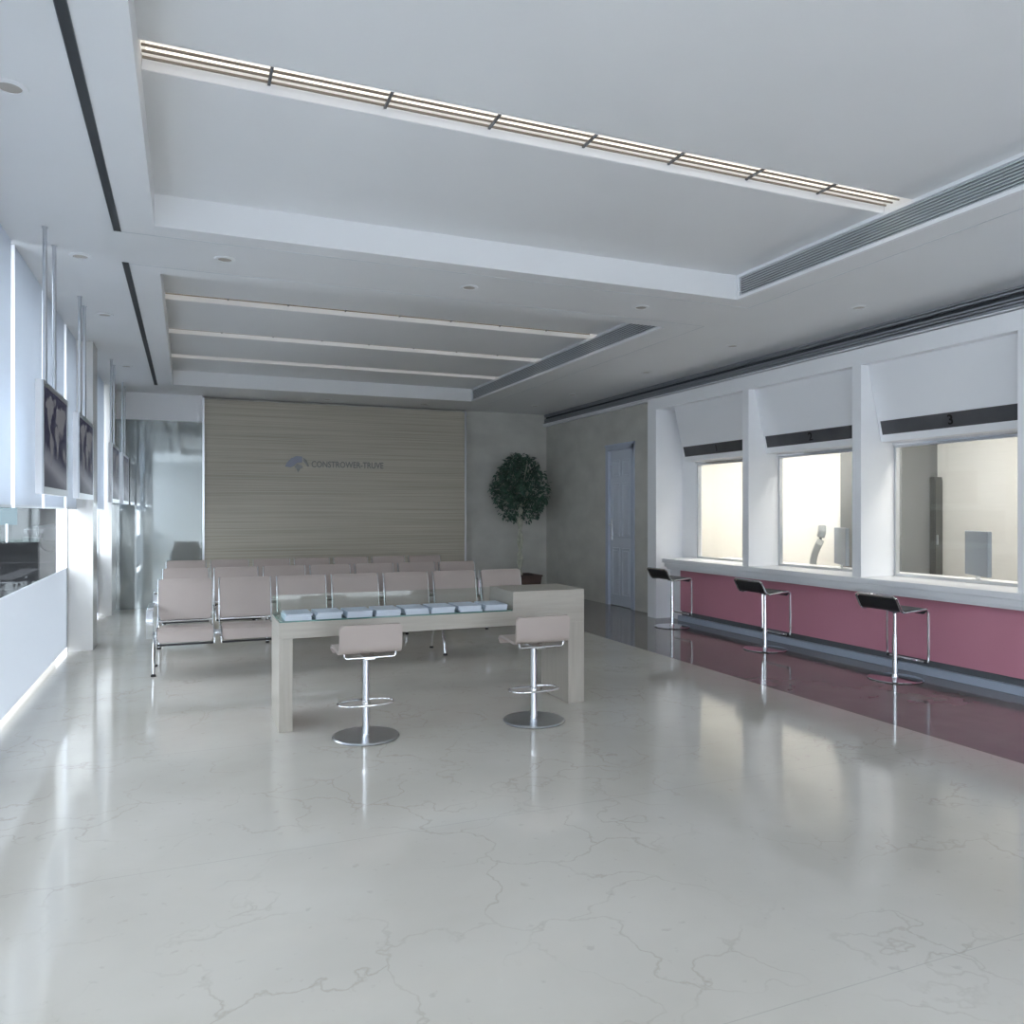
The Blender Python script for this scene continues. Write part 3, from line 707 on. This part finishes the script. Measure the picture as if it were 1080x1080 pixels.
# booklets: eight piles of three
random.seed(4)
def booklet():
    b = thing('booklet', 'x', 'booklet', (0,0,0), group='pale blue booklets on the table')
    obj('pages', B(-.0875,.0875,-.132,.132,.001,.0125), 'page', b)
    bm=bmesh.new(); box(bm,-.089,.089,-.134,.134,.0126,.0138); box(bm,-.089,.089,-.134,.134,.0,.0009); box(bm,-.0895,-.0878,-.134,.134,.0,.0138)
    obj('cover', bm, 'paper', b); return b
b0 = booklet(); first = True
ordn = ['leftmost pile','second pile from the left','third pile from the left','fourth pile from the left','fourth pile from the raised block','third pile from the raised block','second pile from the raised block','pile beside the raised block']
lay = ['bottom','middle','top']
for k in range(8):
    for j in range(3):
        o = b0 if first else copy_tree(b0); first = False
        o.location = (.572+.135+.2085*k+random.uniform(-.006,.006), 5.53+.155+random.uniform(-.006,.006), .7552+j*.0142)
        o.rotation_euler.z = random.uniform(-.035,.035)
        o['label'] = 'pale blue booklet, %s one of three in the %s' % (lay[j], ordn[k])

# ================================================================ STOOLS AT THE TABLE
def table_stool(loc, label):
    s = thing('swivel_stool', label, 'stool', loc, group='taupe swivel stools at the table')
    obj('base_disc', lathe(bmesh.new(), [(0,0),(.215,0),(.222,.006),(.215,.014),(.06,.020),(0,.020)], n=48), 'satin', s, smooth=True)
    obj('post', lathe(bmesh.new(), [(0,.02),(.024,.02),(.024,.06),(.022,.07),(.022,.535),(0,.535)], n=24), 'satin', s, smooth=True)
    # oval foot ring towards the camera and the table
    pts=[]
    for i in range(36):
        a=2*PI*i/36; r_=1
        pts.append((.185*math.copysign(abs(math.cos(a))**.75,math.cos(a)), -.0+.095*math.copysign(abs(math.sin(a))**.75,math.sin(a)), .228))
    fr = obj('foot_ring', tube(bmesh.new(), pts, .0075, closed=True), 'chrome', s, smooth=True)
    obj('ring_clamp', lathe(bmesh.new(), [(.0225,.212),(.03,.212),(.03,.244),(.0225,.244)], n=20), 'chrome', fr, smooth=True)
    # seat shell: back edge nearest the camera (-y), seat runs to +y and droops
    pr = fillet([(0,-.165,.770),(0,-.150,.585),(0,.155,.600),(0,.195,.545)], .045, 8)
    pr2=[]
    for a,b in zip(pr,pr[1:]):
        n_=max(1,int((b-a).length/.02))
        for q in range(n_): pr2.append(a.lerp(b,q/n_))
    pr2.append(pr[-1])
    obj('seat_shell', shell(bmesh.new(), [(p.y,p.z) for p in pr2], -.205, .205, .018, corner=.018), 'beige', s, smooth=True)
    bk = obj('support_bar', tube(bmesh.new(), fillet([(-.17,-.135,.585),(-.165,-.135,.552),(.165,-.135,.552),(.17,-.135,.585)], .02), .0065), 'chrome', s, smooth=True)
    obj('seat_plate', B(-.035,.035,-.13,.10,.536,.552), 'chrome', s, bevel=.003)
    return s
table_stool((1.10,5.22,0), 'taupe swivel stool with chrome disc base, left of the two at the table')
table_stool((2.30,5.163,0), 'taupe swivel stool with chrome disc base, in front of the raised block')

# ================================================================ STOOLS AT THE COUNTER
def counter_stool(loc, label, rz=0):
    s = thing('counter_stool', label, 'stool', loc, rz, group='black and chrome stools at the counter')
    obj('base_disc', lathe(bmesh.new(), [(0,0),(.225,0),(.232,.005),(.225,.011),(.05,.015),(0,.015)], n=48), 'chrome', s, smooth=True)
    obj('post', lathe(bmesh.new(), [(0,.015),(.030,.015),(.024,.035),(.0225,.05),(.0225,.40),(0,.40)], n=24), 'chrome', s, smooth=True)
    obj('inner_post', lathe(bmesh.new(), [(0,.40),(.016,.40),(.016,.59),(.028,.605),(0,.606)], n=20), 'chrome', s, smooth=True)
    h = .22
    # flat chrome loop: back top, seat, front, down to the foot bar
    path = [(-.235,.752),(-.175,.640),(-.135,.622),(.128,.644),(.150,.621),(.154,.215),(.149,.180)]
    def side(y): return [(x,y,z) for x,z in path]
    P = fillet(side(-h), .03, 5)
    Q = fillet(side(h), .03, 5)
    # closed loop with cross pieces at both ends
    loop = P + [Vector((.145,-h+.025,.176)), Vector((.145,h-.025,.176))] + Q[::-1] + [Vector((-.242,h-.03,.765)), Vector((-.242,-h+.03,.765))]
    obj('loop_frame', tube(bmesh.new(), loop, .0105, n=8, closed=True), 'chrome', s, smooth=True)
    # thin black shell slung inside the loop
    pr = fillet([(0,-.232,.752),(0,-.165,.632),(0,.124,.647),(0,.138,.60)], .05, 8); pr2=[]
    for a,b in zip(pr,pr[1:]):
        n_=max(1,int((b-a).length/.02))
        for q in range(n_): pr2.append(a.lerp(b,q/n_))
    pr2.append(pr[-1])
    bm = shell(bmesh.new(), [(p.y,p.z) for p in pr2], -h+.004, h-.004, .016, corner=.03)
    bmesh.ops.rotate(bm, verts=bm.verts[:], cent=(0,0,0), matrix=Matrix.Rotation(-PI/2,3,'Z'))
    obj('seat_shell', bm, 'black_leather', s, smooth=True)
    obj('seat_plate', lathe(bmesh.new(), [(0,.606),(.055,.606),(.055,.618),(0,.618)], n=24), 'slat', s)
    for sy in (-1,1): obj('foot_grip', tube(bmesh.new(), [(.149,sy*(h-.035),.176),(.149,sy*(h-.004),.180)], .015), 'rubber', s)
    return s
counter_stool((5.856,8.70,0), 'black chrome framed stool at the counter, farthest of three, near the end pillar')
counter_stool((5.83,6.88,0), 'black chrome framed stool at the counter, middle of three')
counter_stool((5.877,5.215,0), 'black chrome framed stool at the counter, nearest of three, before window 3')

# ================================================================ POTTED TREE
def tree():
    t = thing('potted_tree', 'slender potted tree with a dark green oval crown in the back right corner', 'plant', (5.50,12.95,0))
    bm = prism(bmesh.new(), [(-.26,-.26),(.26,-.26),(.26,.26),(-.26,.26)], .0, .355, 'z')
    for v in bm.verts:
        if v.co.z > .2: v.co.x *= 1.15; v.co.y *= 1.15
    obj('pot', bm, 'pot', t, bevel=.012)
    bm = bmesh.new(); 
    for q in ((-.31,.31,-.31,-.26),(-.31,.31,.26,.31),(-.31,-.26,-.26,.26),(.26,.31,-.26,.26)): box(bm,q[0],q[1],q[2],q[3],.3555,.385)
    obj('pot_rim', bm, 'pot', t, bevel=.006)
    obj('soil', B(-.26,.26,-.26,.26,.3555,.37), 'soil', t)
    for ph in (0, PI):                      # two trunks twisted round each other
        pts=[]; 
        for i in range(40):
            z=.37+i*.031; a=ph+z*9; pts.append((.028*math.cos(a),.028*math.sin(a),z))
        obj('trunk', tube(bmesh.new(), pts, .027, n=9), 'bark', t, smooth=True)
    rnd = random.Random(11)
    bm = bmesh.new(); tips=[]
    for i in range(26):
        a=rnd.uniform(0,2*PI); z0=rnd.uniform(1.25,1.6); z1=rnd.uniform(1.55,2.55)
        k=max(.1,1-((z1-1.93)/.68)**2)**.5; r_=.50*k*rnd.uniform(.55,1)
        p=[Vector((0,0,z0)),Vector((r_*.45*math.cos(a),r_*.45*math.sin(a),z0+(z1-z0)*.6)),Vector((r_*math.cos(a),r_*math.sin(a),z1))]
        tube(bm, fillet(p,.15,4), .007, n=5); tips.append(p)
    obj('branches', bm, 'bark', t)
    bm = bmesh.new(); n=0
    while n < 2500:
        x,y,z = rnd.uniform(-1,1),rnd.uniform(-1,1),rnd.uniform(-1,1)
        q=x*x+y*y+z*z
        if q>1 or (q<.28 and rnd.random()<.6): continue
        wz = 1.0-.30*max(0,z)-.10*max(0,-z); cx,cy,cz = x*.56*wz,y*.50*wz,1.93+z*.66
        if z < -.55 and abs(x)<.25 and rnd.random()<.5: continue
        # clump the leaves into tufts
        tt = math.sin(cx*13+1)*math.sin(cy*14+2)*math.sin(cz*12)
        if q>.30 and tt<.04 and rnd.random()<.9: continue
        l=rnd.uniform(.06,.095); wd=l*.26
        a=rnd.uniform(0,2*PI); pitch=rnd.uniform(-1.2,.35); ro=rnd.uniform(-.8,.8)
        mt=Matrix.Translation((cx,cy,cz))@Matrix.Rotation(a,4,'Z')@Matrix.Rotation(-pitch,4,'Y')@Matrix.Rotation(ro,4,'X')
        pts=[(0,0,0),(l*.3,wd,.004),(l*.7,wd*.7,.0),(l,0,-.01),(l*.7,-wd*.7,.0),(l*.3,-wd,.004)]
        vv=[bm.verts.new(mt@Vector(p)) for p in pts]
        bm.faces.new((vv[0],vv[1],vv[2],vv[3])); bm.faces.new((vv[0],vv[3],vv[4],vv[5])); n+=1
    me = bpy.data.meshes.new('foliage'); bm.to_mesh(me); bm.free(); me.materials.append(M['leaf'])
    o = bpy.data.objects.new('foliage', me); C.objects.link(o); o.parent = t
tree()

# ================================================================ WALL LOGO AND LETTERS
lg = thing('wall_logo', 'grey fan shaped emblem with a row of raised metal letters on the grained panel', 'sign', (1.70, YB-.171, 2.28))
M['logo'] = mat('logo_metal', (.24,.26,.32), .4, .15)
M['logo_dark'] = mat('logo_dark_metal', (.20,.20,.19), .35, .5)
def ring_sector(r0a, r1, a0, a1, cx, cz, sx=1):
    n=16; out=[]
    for i in range(n+1):
        a=a0+(a1-a0)*i/n; out.append((cx+sx*r1*math.cos(a), cz+r1*math.sin(a)))
    for i in range(n,-1,-1):
        a=a0+(a1-a0)*i/n; r=r0a; out.append((cx+sx*r*math.cos(a), cz+r*math.sin(a)))
    return out
obj('emblem_fan', prism(bmesh.new(), [(-.215,-.03),(-.19,.03),(-.12,.11),(-.03,.15),(.06,.14),(.06,.045),(-.02,.035),(-.07,-.01),(-.12,-.04)], -.012, -.001, 'y'), 'logo', lg)
obj('emblem_arc', prism(bmesh.new(), [(.075,.13),(.13,.085),(.175,-.02),(.145,-.02),(.11,.03),(.075,.065)], -.012,-.001,'y'), 'logo_dark', lg)
obj('emblem_tail', prism(bmesh.new(), [(-.02,.015),(.05,.0),(.075,-.04),(.03,-.06),(-.01,-.12),(-.03,-.06),(-.06,-.03)], -.012,-.001,'y'), 'logo_dark', lg)
mt = Matrix(((1,0,0,.82),(0,0,-1,-.006),(0,1,0,.015),(0,0,0,1)))
digit('CONSTROWER-TRUVE', .145, 'logo_dark', lg, mt, 'raised_letters', .005, .82)
